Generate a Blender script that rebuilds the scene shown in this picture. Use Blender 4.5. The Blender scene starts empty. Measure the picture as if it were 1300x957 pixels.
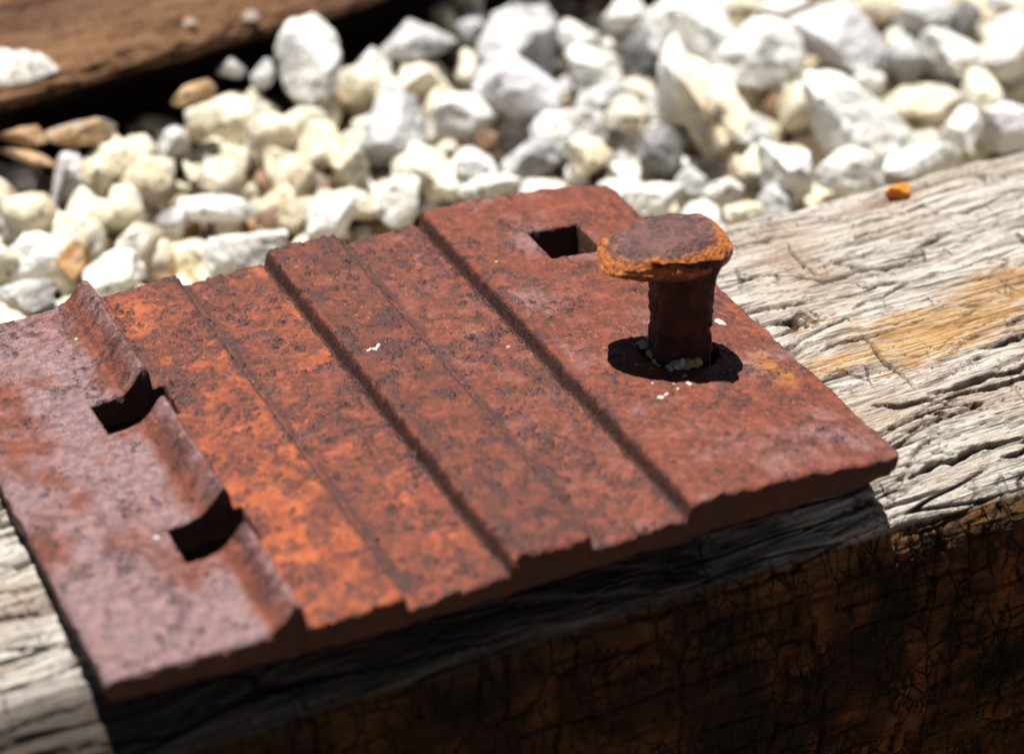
import bpy, math, random
import numpy as np
from mathutils import Vector, Matrix

random.seed(7)
rng = np.random.default_rng(7)
sc = bpy.context.scene
COL = sc.collection
MM = 0.001

# ------------------------------------------------------------------ camera
F_PX, PITCH, YAW, ROLL = 3063.8, 0.5791, 0.4493, -0.0055
CAM = np.array([-0.11128442, -0.46355741, 0.39843463])
FWD = np.array([math.sin(YAW) * math.cos(PITCH), math.cos(YAW) * math.cos(PITCH), -math.sin(PITCH)])
_r = np.array([math.cos(YAW), -math.sin(YAW), 0.0]); _u = np.cross(_r, FWD)
RGT = math.cos(ROLL) * _r + math.sin(ROLL) * _u
UPV = -math.sin(ROLL) * _r + math.cos(ROLL) * _u
FH = np.array([math.sin(YAW), math.cos(YAW), 0.0])      # horizontal heading
RH = np.array([math.cos(YAW), -math.sin(YAW), 0.0])

def at(px, py, z):
    """point of the photograph (1300 x 957) on the level z"""
    d = FWD + (px - 650) / F_PX * RGT - (py - 478.5) / F_PX * UPV
    return CAM + d * (z - CAM[2]) / d[2]

def depth_of(p):
    return float((np.asarray(p) - CAM) @ FWD)

cd = bpy.data.cameras.new('camera')
co = bpy.data.objects.new('camera', cd); COL.objects.link(co)
M3 = Matrix((RGT.tolist(), UPV.tolist(), (-FWD).tolist())).transposed()
co.matrix_world = Matrix.Translation(CAM.tolist()) @ M3.to_4x4()
cd.sensor_width = 36; cd.lens = F_PX * 36 / 1300
cd.clip_start = 0.01; cd.clip_end = 500
cd.dof.use_dof = True; cd.dof.focus_distance = 0.750; cd.dof.aperture_fstop = 6.2
cd.dof.aperture_blades = 9
sc.camera = co

# ------------------------------------------------------------------ sky, sun, exposure
SUNV = -(RH * 4.0 - FH * 7.0 + np.array([0, 0, -36.0]))   # towards the sun
SUNV = SUNV / np.linalg.norm(SUNV)
elev = math.asin(SUNV[2]); azim = math.atan2(SUNV[0], SUNV[1])
w = bpy.data.worlds.new('World'); sc.world = w; w.use_nodes = True
nt = w.node_tree
sky = nt.nodes.new('ShaderNodeTexSky'); sky.sky_type = 'NISHITA'; sky.sun_disc = False
sky.air_density = 0.55; sky.dust_density = 0.0; sky.altitude = 8000
sky.sun_elevation = elev; sky.sun_rotation = azim
nt.nodes['Background'].inputs[1].default_value = 0.05
hs = nt.nodes.new('ShaderNodeHueSaturation'); hs.inputs['Saturation'].default_value = 0.45; hs.inputs['Value'].default_value = 1.0
nt.links.new(sky.outputs[0], hs.inputs['Color']); nt.links.new(hs.outputs[0], nt.nodes['Background'].inputs[0])
sl = bpy.data.lights.new('sun', 'SUN'); sl.energy = 5.0; sl.angle = math.radians(0.53); sl.color = (1, 0.96, 0.9)
so = bpy.data.objects.new('sun', sl); COL.objects.link(so)
so.rotation_euler = Vector((-SUNV).tolist()).to_track_quat('-Z', 'Y').to_euler()
so.location = (0, 0, 3)
vs = sc.view_settings
vs.view_transform = 'Standard'; vs.look = 'None'; vs.exposure = 0.76; vs.gamma = 1; vs.use_curve_mapping = False

# ------------------------------------------------------------------ noise
def _hash(ix, iy, iz):
    h = (ix.astype(np.int64) * 374761393 + iy.astype(np.int64) * 668265263 + iz.astype(np.int64) * 2147483647) & 0xFFFFFFFF
    h = ((h ^ (h >> 13)) * 1274126177) & 0xFFFFFFFF
    h = (h ^ (h >> 16)) & 0xFFFFFFFF
    h = (h * 2246822519) & 0xFFFFFFFF
    return (h ^ (h >> 15)) & 0xFFFFFFFF
def rnd2(ix, iy, s=0):
    return _hash(np.asarray(ix), np.asarray(iy), np.full(np.shape(ix), s)) / 4294967295.0
def n2(x, y, s=0):
    ix = np.floor(x); iy = np.floor(y); fx = x - ix; fy = y - iy
    ix = ix.astype(np.int64); iy = iy.astype(np.int64)
    ux = fx * fx * fx * (fx * (fx * 6 - 15) + 10); uy = fy * fy * fy * (fy * (fy * 6 - 15) + 10)
    def g(a, b, dx, dy):
        t = rnd2(ix + a, iy + b, s) * 6.2831853
        return np.cos(t) * dx + np.sin(t) * dy
    a = g(0, 0, fx, fy); b = g(1, 0, fx - 1, fy); c = g(0, 1, fx, fy - 1); d = g(1, 1, fx - 1, fy - 1)
    return 1.5 * ((a + ux * (b - a)) * (1 - uy) + (c + ux * (d - c)) * uy)
def fbm(x, y, o=4, s=0):
    r = 0; a = 1.0
    for i in range(o):
        r = r + a * n2(x * 2 ** i + 17 * i, y * 2 ** i + 31 * i, s + i); a *= 0.5
    return r
def n3(p, s=0):
    ip = np.floor(p); f = p - ip; ip = ip.astype(np.int64)
    u = f * f * (3 - 2 * f); r = 0
    for a in (0, 1):
        for b in (0, 1):
            for c in (0, 1):
                wgt = (u[:, 0] if a else 1 - u[:, 0]) * (u[:, 1] if b else 1 - u[:, 1]) * (u[:, 2] if c else 1 - u[:, 2])
                r = r + wgt * (_hash(ip[:, 0] + a, ip[:, 1] + b, ip[:, 2] + c + s * 1013) / 4294967295.0)
    return r * 2 - 1
def worley(x, y, s=0):
    ix = np.floor(x).astype(np.int64); iy = np.floor(y).astype(np.int64)
    f1 = np.full(x.shape, 9.0); f2 = np.full(x.shape, 9.0); cid = np.zeros(x.shape)
    for a in (-1, 0, 1):
        for b in (-1, 0, 1):
            cx = ix + a + rnd2(ix + a, iy + b, s); cy = iy + b + rnd2(ix + a, iy + b, s + 77)
            d = np.hypot(x - cx, y - cy); cl = rnd2(ix + a, iy + b, s + 55)
            m = d < f1
            f2 = np.where(m, f1, np.minimum(f2, d)); cid = np.where(m, cl, cid); f1 = np.where(m, d, f1)
    return f1, f2, cid
def sst(a, b, x):
    t = np.clip((x - a) / (b - a), 0, 1); return t * t * (3 - 2 * t)

# ------------------------------------------------------------------ mesh helpers
def mesh_np(name, V, Q, smooth=True):
    """V (n,3); Q (m,4) quads or (m,3) triangles"""
    me = bpy.data.meshes.new(name)
    V = np.ascontiguousarray(V, np.float32); Q = np.ascontiguousarray(Q, np.int32); k = Q.shape[1]
    me.vertices.add(len(V)); me.vertices.foreach_set('co', V.ravel())
    me.loops.add(Q.size); me.loops.foreach_set('vertex_index', Q.ravel())
    me.polygons.add(len(Q)); me.polygons.foreach_set('loop_start', np.arange(0, Q.size, k, dtype=np.int32))
    if smooth: me.polygons.foreach_set('use_smooth', np.ones(len(Q), bool))
    me.update(calc_edges=True); me.validate()
    return me
def attr(me, name, vals):
    a = me.attributes.new(name, 'FLOAT', 'POINT'); a.data.foreach_set('value', np.ascontiguousarray(vals, np.float32))
def obj(name, me, mat, parent=None):
    o = bpy.data.objects.new(name, me); COL.objects.link(o)
    if mat: me.materials.append(mat)
    if parent: o.parent = parent
    return o
def empty(name, loc=(0, 0, 0)):
    o = bpy.data.objects.new(name, None); COL.objects.link(o); o.location = loc; o.empty_display_size = 0.02; return o
def tag(o, label=None, cat=None, group=None, kind=None):
    if label: o['label'] = label
    if cat: o['category'] = cat
    if group: o['group'] = group
    if kind: o['kind'] = kind
    return o
def compact(V, Q, extra):
    used = np.unique(Q); mp = np.full(len(V), -1); mp[used] = np.arange(len(used))
    return V[used], mp[Q], {k: v[used] for k, v in extra.items()}

# ------------------------------------------------------------------ materials
class NT:
    def __init__(s, name):
        s.m = bpy.data.materials.new(name); s.m.use_nodes = True; s.t = s.m.node_tree
        s.b = s.t.nodes['Principled BSDF']; s.tc = s.n('ShaderNodeTexCoord')
    def n(s, t, **kw):
        x = s.t.nodes.new(t)
        for k, v in kw.items(): setattr(x, k, v)
        return x
    def l(s, a, b): s.t.links.new(a, b)
    def put(s, sock, v):
        if isinstance(v, (int, float)): sock.default_value = v
        elif isinstance(v, tuple): sock.default_value = (*v, 1) if len(v) == 3 else v
        else: s.l(v, sock)
    def att(s, name): return s.n('ShaderNodeAttribute', attribute_name=name).outputs['Fac']
    def mapd(s, scale):
        m = s.n('ShaderNodeMapping'); m.inputs['Scale'].default_value = scale
        s.l(s.tc.outputs['Object'], m.inputs[0]); return m.outputs[0]
    def noise(s, scale, detail=4, rough=0.55, vec=None, dist=0.0):
        x = s.n('ShaderNodeTexNoise'); x.inputs['Scale'].default_value = scale; x.inputs['Detail'].default_value = detail
        x.inputs['Roughness'].default_value = rough; x.inputs['Distortion'].default_value = dist
        s.l(vec if vec else s.tc.outputs['Object'], x.inputs['Vector']); return x.outputs['Fac']
    def voro(s, scale, vec=None, feature='F1', rand=1.0):
        x = s.n('ShaderNodeTexVoronoi', feature=feature); x.inputs['Scale'].default_value = scale
        x.inputs['Randomness'].default_value = rand
        s.l(vec if vec else s.tc.outputs['Object'], x.inputs['Vector']); return x.outputs['Distance']
    def ramp(s, v, a, b, lo=0.0, hi=1.0):
        x = s.n('ShaderNodeMapRange', interpolation_type='SMOOTHSTEP'); s.put(x.inputs[0], v)
        x.inputs[1].default_value = a; x.inputs[2].default_value = b; x.inputs[3].default_value = lo; x.inputs[4].default_value = hi
        return x.outputs[0]
    def math(s, op, a, b=0.0):
        x = s.n('ShaderNodeMath', operation=op); s.put(x.inputs[0], a); s.put(x.inputs[1], b); return x.outputs[0]
    def mix(s, f, a, b, mode='MIX'):
        x = s.n('ShaderNodeMix', data_type='RGBA', blend_type=mode); s.put(x.inputs[0], f)
        s.put(x.inputs[6], a); s.put(x.inputs[7], b); return x.outputs[2]
    def bump(s, h, dist, strength=1.0, prev=None):
        x = s.n('ShaderNodeBump'); x.inputs['Strength'].default_value = strength; x.inputs['Distance'].default_value = dist
        s.l(h, x.inputs['Height'])
        if prev: s.l(prev, x.inputs['Normal'])
        return x.outputs[0]
    def done(s, col, rough, nrm=None, spec=0.5):
        s.put(s.b.inputs['Base Color'], col); s.put(s.b.inputs['Roughness'], rough)
        s.b.inputs['Specular IOR Level'].default_value = spec
        if nrm: s.l(nrm, s.b.inputs['Normal'])
        return s.m

def mat_plate():
    k = NT('rusted_steel')
    scab, org, gry, grv, och = (k.att(a) for a in ('scab', 'orange', 'film_sheen', 'groove_shade', 'ochre'))
    a = k.noise(120, 6, 0.65); b = k.noise(420, 5, 0.7); c = k.noise(1500, 3, 0.6); d = k.noise(45, 4)
    e = k.noise(2600, 2, 0.6); g = k.noise(26, 5, 0.6)
    col = k.mix(k.ramp(a, 0.35, 0.68), (0.080, 0.019, 0.010), (0.185, 0.039, 0.016))
    col = k.mix(k.ramp(b, 0.42, 0.70), col, (0.27, 0.058, 0.023))
    col = k.mix(k.ramp(g, 0.52, 0.70, 0, 0.55), col, (0.085, 0.026, 0.018))
    fo = k.math('MULTIPLY', k.ramp(k.math('ADD', org, k.math('MULTIPLY', k.math('SUBTRACT', b, 0.5), 1.3)), 0.25, 0.95), 0.9)
    col = k.mix(fo, col, k.mix(k.ramp(a, 0.4, 0.6), (0.31, 0.060, 0.017), (0.46, 0.112, 0.032)))
    fg = k.math('MULTIPLY', k.ramp(k.math('ADD', gry, k.math('MULTIPLY', k.math('SUBTRACT', a, 0.5), 1.5)), 0.15, 0.85), 0.82)
    col = k.mix(fg, col, k.mix(k.ramp(b, 0.4, 0.62), (0.165, 0.115, 0.138), (0.33, 0.215, 0.215)))
    fy = k.math('MULTIPLY', k.ramp(k.math('ADD', och, k.math('MULTIPLY', k.math('SUBTRACT', a, 0.5), 1.3)), 0.35, 0.9), 0.85)
    col = k.mix(fy, col, (0.44, 0.17, 0.03))
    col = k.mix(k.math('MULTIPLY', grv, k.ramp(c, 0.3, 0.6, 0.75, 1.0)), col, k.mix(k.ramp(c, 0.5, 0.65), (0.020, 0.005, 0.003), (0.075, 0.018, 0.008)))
    
    speck = k.ramp(k.voro(330), 0.10, 0.2, 1.0, 0.0)
    sm = k.ramp(d, 0.5, 0.62)
    col = k.mix(k.math('MULTIPLY', k.math('MULTIPLY', speck, sm), 0.6), col, (0.50, 0.16, 0.04))
    col = k.mix(k.ramp(c, 0.57, 0.70, 0, 0.7), col, (0.042, 0.014, 0.012))
    col = k.mix(k.ramp(e, 0.54, 0.68, 0, 0.35), col, (0.32, 0.12, 0.07))
    col = k.mix(k.math('MULTIPLY', scab, 0.92), col, k.mix(k.ramp(e, 0.45, 0.65), (0.026, 0.008, 0.009), (0.075, 0.030, 0.032)))
    rough = k.math('SUBTRACT', k.ramp(b, 0.3, 0.7, 0.58, 0.78), k.math('MULTIPLY', scab, 0.36))
    rough = k.math('SUBTRACT', rough, k.math('MULTIPLY', gry, 0.24))
    n = k.bump(b, 0.0013, 0.7); n = k.bump(c, 0.0008, 0.7, n); n = k.bump(e, 0.0004, 0.6, n)
    return k.done(col, rough, n, 0.5)

def mat_spike(head):
    k = NT('rusted_spike_head' if head else 'rusted_spike_shank')
    a = k.noise(150, 6, 0.65); b = k.noise(600, 4, 0.65)
    if head:
        rim = k.att('rim')
        col = k.mix(k.ramp(a, 0.35, 0.65), (0.075, 0.032, 0.030), (0.17, 0.070, 0.060))
        col = k.mix(k.ramp(b, 0.52, 0.75), col, (0.25, 0.16, 0.15))
        fr = k.ramp(k.math('ADD', rim, k.math('MULTIPLY', k.math('SUBTRACT', a, 0.5), 2.4)), 0.25, 0.95)
        col = k.mix(fr, col, k.mix(k.ramp(b, 0.35, 0.62), (0.24, 0.055, 0.012), (0.60, 0.19, 0.025)))
        col = k.mix(k.ramp(b, 0.58, 0.7, 0, 0.75), col, (0.06, 0.016, 0.01))
    else:
        col = k.mix(k.ramp(a, 0.4, 0.75), (0.030, 0.007, 0.005), (0.12, 0.026, 0.012))
    n = k.bump(a, 0.003, 0.7); n = k.bump(b, 0.0012, 0.7, n)
    return k.done(col, k.ramp(b, 0.3, 0.7, 0.5, 0.75), n)

def mat_wood(name, top1, top2, top3, side1, side2, rimc):
    k = NT(name)
    side, crack, och, rim, brn = (k.att(a) for a in ('side', 'crack', 'ochre', 'rim', 'brown'))
    v = k.mapd((1, 14, 14)); v2 = k.mapd((1, 40, 40))
    g = k.noise(28, 6, 0.65, v, 0.6); g2 = k.noise(34, 4, 0.6, v2, 0.3); p = k.noise(26, 4); f = k.noise(700, 3)
    col = k.mix(k.ramp(g, 0.32, 0.62), top1, top2)
    col = k.mix(k.math('MULTIPLY', k.ramp(p, 0.42, 0.72), 0.75), col, top3)
    hl = k.noise(30, 3, 0.7, k.mapd((1, 95, 95)), 0.4)
    col = k.mix(k.ramp(g2, 0.5, 0.68, 0, 0.75), col, k.mix(0.5, top1, (0.10, 0.06, 0.035)))
    col = k.mix(k.ramp(hl, 0.60, 0.68, 0, 0.75), col, (0.10, 0.068, 0.048))
    ck = k.voro(1.0, k.mapd((95, 38, 38)), 'DISTANCE_TO_EDGE'); ckm = k.ramp(k.noise(60, 3), 0.55, 0.64)
    ckt = k.math('MULTIPLY', k.ramp(ck, 0.012, 0.045, 1, 0), ckm)
    col = k.mix(k.math('MULTIPLY', ckt, 0.7), col, (0.045, 0.028, 0.018))
    cs = k.voro(1.0, k.mapd((210, 150, 130)), 'DISTANCE_TO_EDGE'); cs2 = k.voro(1.0, k.mapd((125, 60, 52)), 'DISTANCE_TO_EDGE')
    cks = k.math('MAXIMUM', k.math('MULTIPLY', k.ramp(cs, 0.02, 0.07, 1, 0), k.ramp(k.noise(48, 3), 0.45, 0.56)), k.math('MULTIPLY', k.ramp(cs2, 0.012, 0.05, 1, 0), k.ramp(k.noise(33, 3), 0.40, 0.52)))
    col = k.mix(k.math('MULTIPLY', brn, k.ramp(g, 0.3, 0.6, 0.3, 0.95)), col, (0.29, 0.15, 0.07))
    fo = k.ramp(k.math('ADD', och, k.math('ADD', k.math('MULTIPLY', k.math('SUBTRACT', g, 0.5), 1.8), k.math('MULTIPLY', k.math('SUBTRACT', g2, 0.5), 2.2))), 0.35, 0.85)
    col = k.mix(k.math('MULTIPLY', fo, 0.85), col, k.mix(k.ramp(g2, 0.35, 0.65), (0.60, 0.35, 0.10), (0.32, 0.15, 0.04)))
    q = k.noise(55, 5, 0.6); q2 = k.noise(18, 3)
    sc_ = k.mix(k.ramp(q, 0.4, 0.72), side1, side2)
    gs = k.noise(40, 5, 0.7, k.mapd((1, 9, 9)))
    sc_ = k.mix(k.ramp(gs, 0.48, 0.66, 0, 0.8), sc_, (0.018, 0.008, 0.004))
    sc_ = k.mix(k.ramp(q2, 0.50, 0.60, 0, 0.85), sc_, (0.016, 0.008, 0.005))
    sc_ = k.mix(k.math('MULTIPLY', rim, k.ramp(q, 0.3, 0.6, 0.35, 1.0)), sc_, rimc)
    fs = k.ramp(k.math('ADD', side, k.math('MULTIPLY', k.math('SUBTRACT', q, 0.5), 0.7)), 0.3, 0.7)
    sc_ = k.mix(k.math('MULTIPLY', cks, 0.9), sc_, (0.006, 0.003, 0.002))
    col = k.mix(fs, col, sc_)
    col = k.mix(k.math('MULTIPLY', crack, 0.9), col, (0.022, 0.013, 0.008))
    n = k.bump(g2, 0.0022, 0.7); n = k.bump(k.math('SUBTRACT', 1.0, k.math('ADD', k.math('MULTIPLY', ckt, k.math('SUBTRACT', 1.0, side)), k.math('MULTIPLY', cks, side))), 0.0015, 0.8, n); n = k.bump(hl, 0.0012, 0.6, n); n = k.bump(f, 0.0006, 0.35, n)
    return k.done(col, 0.86, n, 0.25)

def mat_stone(name, c1, c2, c3, amt=0.5, spot=None):
    k = NT(name)
    oi = k.n('ShaderNodeObjectInfo')
    va = k.n('ShaderNodeVectorMath', operation='ADD'); k.l(k.tc.outputs['Object'], va.inputs[0])
    cm = k.n('ShaderNodeVectorMath', operation='SCALE'); cm.inputs[0].default_value = (13, 7, 5); k.l(oi.outputs['Random'], cm.inputs['Scale'])
    k.l(cm.outputs[0], va.inputs[1]); v = va.outputs[0]
    a = k.noise(75, 5, 0.6, v); b = k.noise(260, 4, 0.6, v); d = k.noise(45, 3, 0.5, v)
    col = k.mix(k.ramp(a, 0.35, 0.65), c1, c2)
    col = k.mix(k.math('MULTIPLY', k.ramp(d, 0.5, 0.68), amt), col, c3)
    col = k.mix(k.ramp(b, 0.54, 0.72, 0, 0.5), col, (0.30, 0.26, 0.20))
    gp = k.noise(38, 6, 0.7, v, 0.8); col = k.mix(k.ramp(gp, 0.52, 0.64, 0, 0.65), col, (0.36, 0.36, 0.37))
    pt = k.voro(150, v); col = k.mix(k.math('MULTIPLY', k.ramp(pt, 0.12, 0.22, 1, 0), k.ramp(d, 0.42, 0.55)), col, (0.10, 0.08, 0.06))
    if spot: col = k.mix(k.ramp(k.noise(40, 2, 0.5, v), 0.53, 0.62, 0, 0.9), col, spot)
    n = k.bump(a, 0.006, 0.7); n = k.bump(b, 0.0025, 0.7, n)
    return k.done(col, 0.85, n, 0.3)

M = {}
M['plate'] = mat_plate(); M['head'] = mat_spike(True); M['shank'] = mat_spike(False)
M['wood'] = mat_wood('weathered_grey_timber', (0.29, 0.24, 0.20), (0.72, 0.68, 0.625), (0.52, 0.45, 0.375), (0.075, 0.025, 0.008), (0.33, 0.120, 0.030), (0.38, 0.21, 0.075))
M['wood2'] = mat_wood('weathered_brown_timber', (0.055, 0.026, 0.018), (0.17, 0.095, 0.066), (0.11, 0.045, 0.028), (0.03, 0.015, 0.01), (0.06, 0.028, 0.016), (0.20, 0.10, 0.06))
M['w'] = mat_stone('white_limestone', (0.76, 0.755, 0.73), (0.88, 0.875, 0.86), (0.66, 0.61, 0.50), 0.4)
M['c'] = mat_stone('cream_limestone', (0.73, 0.665, 0.50), (0.86, 0.81, 0.68), (0.58, 0.44, 0.24), 0.6)
M['g'] = mat_stone('grey_limestone', (0.42, 0.42, 0.43), (0.68, 0.68, 0.68), (0.26, 0.26, 0.28), 0.6)
M['d'] = mat_stone('dark_grey_stone', (0.10, 0.10, 0.105), (0.24, 0.24, 0.25), (0.05, 0.05, 0.05), 0.6)
M['o'] = mat_stone('rust_stained_stone', (0.50, 0.27, 0.11), (0.60, 0.38, 0.19), (0.36, 0.16, 0.06), 0.6)
M['b'] = mat_stone('brown_stone', (0.14, 0.075, 0.045), (0.28, 0.17, 0.11), (0.07, 0.035, 0.02), 0.6)
M['wo'] = mat_stone('white_stone_orange_patch', (0.72, 0.71, 0.68), (0.85, 0.84, 0.82), (0.62, 0.56, 0.44), 0.3, (0.62, 0.30, 0.13))
M['l'] = mat_stone('lilac_white_stone', (0.66, 0.65, 0.68), (0.80, 0.79, 0.82), (0.50, 0.48, 0.52), 0.5)
M['bark'] = mat_stone('dry_bark', (0.34, 0.20, 0.10), (0.52, 0.36, 0.20), (0.18, 0.09, 0.045), 0.6)

def mat_simple(name, c1, c2, rough=0.8, sc_=400):
    k = NT(name); a = k.noise(sc_, 4)
    return k.done(k.mix(k.ramp(a, 0.35, 0.65), c1, c2), rough, k.bump(a, 0.001, 0.6), 0.4)
M['rustchip'] = mat_simple('orange_rust_flake', (0.45, 0.13, 0.015), (0.75, 0.26, 0.03))
M['paint'] = mat_simple('white_residue', (0.36, 0.32, 0.26), (0.78, 0.77, 0.74))
M['ochrepaint'] = mat_simple('ochre_residue', (0.45, 0.30, 0.10), (0.62, 0.50, 0.30))
def mat_ground():
    k = NT('gritty_soil'); a = k.noise(6, 6, 0.65); v = k.voro(45); b = k.noise(300, 4)
    col = k.mix(k.ramp(a, 0.35, 0.65), (0.07, 0.048, 0.032), (0.15, 0.11, 0.075))
    col = k.mix(k.ramp(v, 0.1, 0.3, 0.6, 0), col, (0.24, 0.20, 0.15))
    return k.done(col, 0.9, k.bump(v, 0.01, 0.8, k.bump(b, 0.002, 0.5)), 0.2)
M['ground'] = mat_ground()

# ------------------------------------------------------------------ ground
def build_ground():
    def axis(lo, hi, step, far):
        m = np.arange(lo, hi + step / 2, step); g = [0.05 * 1.6 ** i for i in range(40)]; g = np.cumsum(g); g = g[g < far]
        return np.concatenate([lo - g[::-1], m, hi + g])
    xs = axis(-0.8, 1.4, 0.02, 60); ys = axis(-0.6, 1.4, 0.02, 60)
    X, Y = np.meshgrid(xs, ys, indexing='ij')
    Z = -0.172 + 0.097 * sst(0.03, 0.15, Y) + 0.008 * fbm(X * 9, Y * 9, 3, 3) * (np.hypot(X, Y) < 4)
    V = np.stack([X.ravel(), Y.ravel(), Z.ravel()], 1); ny = len(ys)
    i = np.arange((len(xs) - 1) * len(ys)).reshape(-1, ny)[:, :-1].ravel()
    Q = np.stack([i, i + ny, i + ny + 1, i + 1], 1)
    tag(obj('ground', mesh_np('ground', V, Q), M['ground']), kind='structure')
build_ground()

# ------------------------------------------------------------------ timber ties
def grow(lo, hi, step, a, b):
    m = np.arange(lo, hi + step / 2, step)
    L = []; x = lo; d = step
    while x > a: d *= 1.35; x -= d; L.append(x)
    R = []; x = m[-1]; d = step
    while x < b: d *= 1.35; x += d; R.append(x)
    return np.concatenate([L[::-1], m, R])

def poly_dist(X, Y, poly, wob, seed):
    P = np.array(poly)[:, :2]
    out = np.full(X.shape, 1.0); par = np.zeros(X.shape)
    segs = []
    cum = 0
    for a, b in zip(P[:-1], P[1:]):
        n = max(2, int(np.linalg.norm(b - a) / 0.003)); t = np.linspace(0, 1, n, endpoint=False)[:, None]
        segs.append(a + (b - a) * t)
    pts = np.concatenate(segs + [P[-1:]])
    k = np.arange(len(pts)) * 0.35
    pts = pts + np.stack([np.zeros(len(pts)), wob * n2(k, np.full(len(pts), seed + .5), seed)], 1)
    m = (X > pts[:, 0].min() - .01) & (X < pts[:, 0].max() + .01) & (Y > pts[:, 1].min() - .01) & (Y < pts[:, 1].max() + .01)
    x = X[m]; y = Y[m]; d = np.full(x.shape, 1.0); tt = np.zeros(x.shape)
    N = len(pts) - 1
    for i in range(N):
        a = pts[i]; e = pts[i + 1] - a; L2 = e @ e
        t = np.clip(((x - a[0]) * e[0] + (y - a[1]) * e[1]) / L2, 0, 1)
        q = np.hypot(x - a[0] - t * e[0], y - a[1] - t * e[1]); c = q < d
        d = np.where(c, q, d); tt = np.where(c, (i + t) / N, tt)
    out[m] = d; par[m] = tt
    return out, par

def build_tie(name, path, xs, fine, mat, place=None, cracks=(), stains=(), browns=(), rough=1.0, seed=0, clampz=None, flat=0.0):
    P = np.array(path, float)
    # smooth path, then resample
    for _ in range(3):
        Qp = np.empty((2 * len(P), 2)); Qp[0::2] = P; Qp[1::2][:-1] = (P[1:] + P[:-1]) / 2; Qp = Qp[:-1]
        P2 = Qp.copy(); P2[1:-1] = Qp[1:-1] * .5 + .25 * (Qp[:-2] + Qp[2:]); P = P2
    s = np.concatenate([[0], np.cumsum(np.linalg.norm(np.diff(P, axis=0), axis=1))])
    def S_of_z(zz): return np.interp(zz, P[:len(P) // 3, 1], s[:len(P) // 3])
    ss = grow(fine[0](S_of_z, s), fine[1](S_of_z, s), fine[2], 0.0, s[-1]); ss = np.clip(ss, 0, s[-1]); ss = np.unique(ss)
    py = np.interp(ss, s, P[:, 0]); pz = np.interp(ss, s, P[:, 1])
    ty = np.gradient(py, ss); tz = np.gradient(pz, ss); ln = np.hypot(ty, tz); ny_, nz_ = -tz / ln, ty / ln
    X, S = np.meshgrid(xs, ss, indexing='ij')
    NY = np.broadcast_to(ny_, X.shape); NZ = np.broadcast_to(nz_, X.shape); PY = np.broadcast_to(py, X.shape)
    front = (PY < 0.05)
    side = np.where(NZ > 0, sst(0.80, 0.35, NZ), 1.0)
    PZ = np.broadcast_to(pz, X.shape)
    so_ = seed * 100
    x = X * 1000; q = S * 1000
    qw = q + 5 * n2(x / 95, q / 45, so_ + 1) + 1.6 * n2(x / 28, q / 14, so_ + 2)
    top = 1 - side
    # slabs that end in a ledge towards the viewer
    ph = qw / 8.5 + 1.7 * n2(x / 75, q / 22, so_ + 3); sawf = ph - np.floor(ph)
    ridge = 1.25 * np.where(sawf < 0.13, sawf / 0.13, 1 - (sawf - 0.13) / 0.87 * 0.85) * sst(-0.35, 0.35, n2(x / 55, qw / 12, so_ + 4))
    ph2 = qw / 3.1 + 1.3 * n2(x / 45, q / 9, so_ + 5); saw2 = ph2 - np.floor(ph2)
    ridge2 = 0.45 * np.where(saw2 < 0.2, saw2 / 0.2, 1 - (saw2 - 0.2) / 0.8) * sst(-0.2, 0.4, n2(x / 38, qw / 7, so_ + 6))
    h = 1.5 * ridge + 1.4 * ridge2 - .5 + 0.9 * n2(x / 80, qw / 14, so_ + 7) + 0.45 * n2(x / 36, qw / 1.9, so_ + 8) + 0.16 * n2(x / 18, qw / 0.85, so_ + 9)
    c1 = np.abs(n2(x / 85, qw / 7.5, so_ + 10)); m1 = sst(-0.25, 0.1, n2(x / 60, q / 18, so_ + 11))
    k1 = (1 - sst(0.0, 0.075, c1)) * m1
    c2 = np.abs(n2(x / 48, qw / 3.2, so_ + 12)); m2 = sst(-0.2, 0.15, n2(x / 42, q / 12, so_ + 13))
    k2 = (1 - sst(0.0, 0.06, c2)) * m2
    xw = x + 2.5 * n2(x / 9, q / 6, so_ + 14)
    c3 = np.abs(n2(xw / 8.5, qw / 16, so_ + 15)); m3 = sst(-0.05, 0.2, n2(x / 25, q / 15, so_ + 16))
    k3 = (1 - sst(0.0, 0.035, c3)) * m3
    ctop = np.clip(k1 + 0.8 * k2 + 0.75 * k3, 0, 1)
    dtop = 3.4 * k1 + 1.1 * k2 + 0.7 * k3
    Yw = PY
    for i, (poly, wd, dp) in enumerate(cracks):
        d, t = poly_dist(X, Yw, poly, 0.0016, 11 + i)
        ww = wd * (0.25 + 0.75 * np.sin(np.pi * np.clip(t * 0.94 + .03, 0, 1))) * (0.7 + 0.5 * n2(t * 9, t * 0 + i, 5))
        k = (1 - sst(0.25, 1.0, d / np.maximum(ww, 1e-5))) * (top > .3)
        dtop = np.maximum(dtop, dp * k); ctop = np.maximum(ctop, k)
        lip = np.exp(-(d / (ww * 2.5)) ** 2) * 0.3 * (top > .3); h = h + lip
    # checked, crackled faces
    xs_ = x + 2.0 * n2(x / 30, q / 11, so_ + 20) + .5 * n2(x / 4, q / 4, so_ + 21)
    qs_ = q + 2.0 * n2(x / 22, q / 16, so_ + 22) + .6 * n2(x / 5, q / 5, so_ + 27)
    rowi = np.floor(qs_ / 9.5); rowf = qs_ / 9.5 - rowi
    colv = xs_ / (5.2 + 4.0 * rnd2(rowi.astype(np.int64), rowi.astype(np.int64) * 0, 31)) + 7.3 * rnd2(rowi.astype(np.int64), rowi.astype(np.int64) * 0, 32)
    coli = np.floor(colv); colf = colv - coli
    jit = .6 * (rnd2(rowi.astype(np.int64), coli.astype(np.int64), 33) - .5)
    dvert = np.abs(colf - .5 - jit) * 6.0
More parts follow.
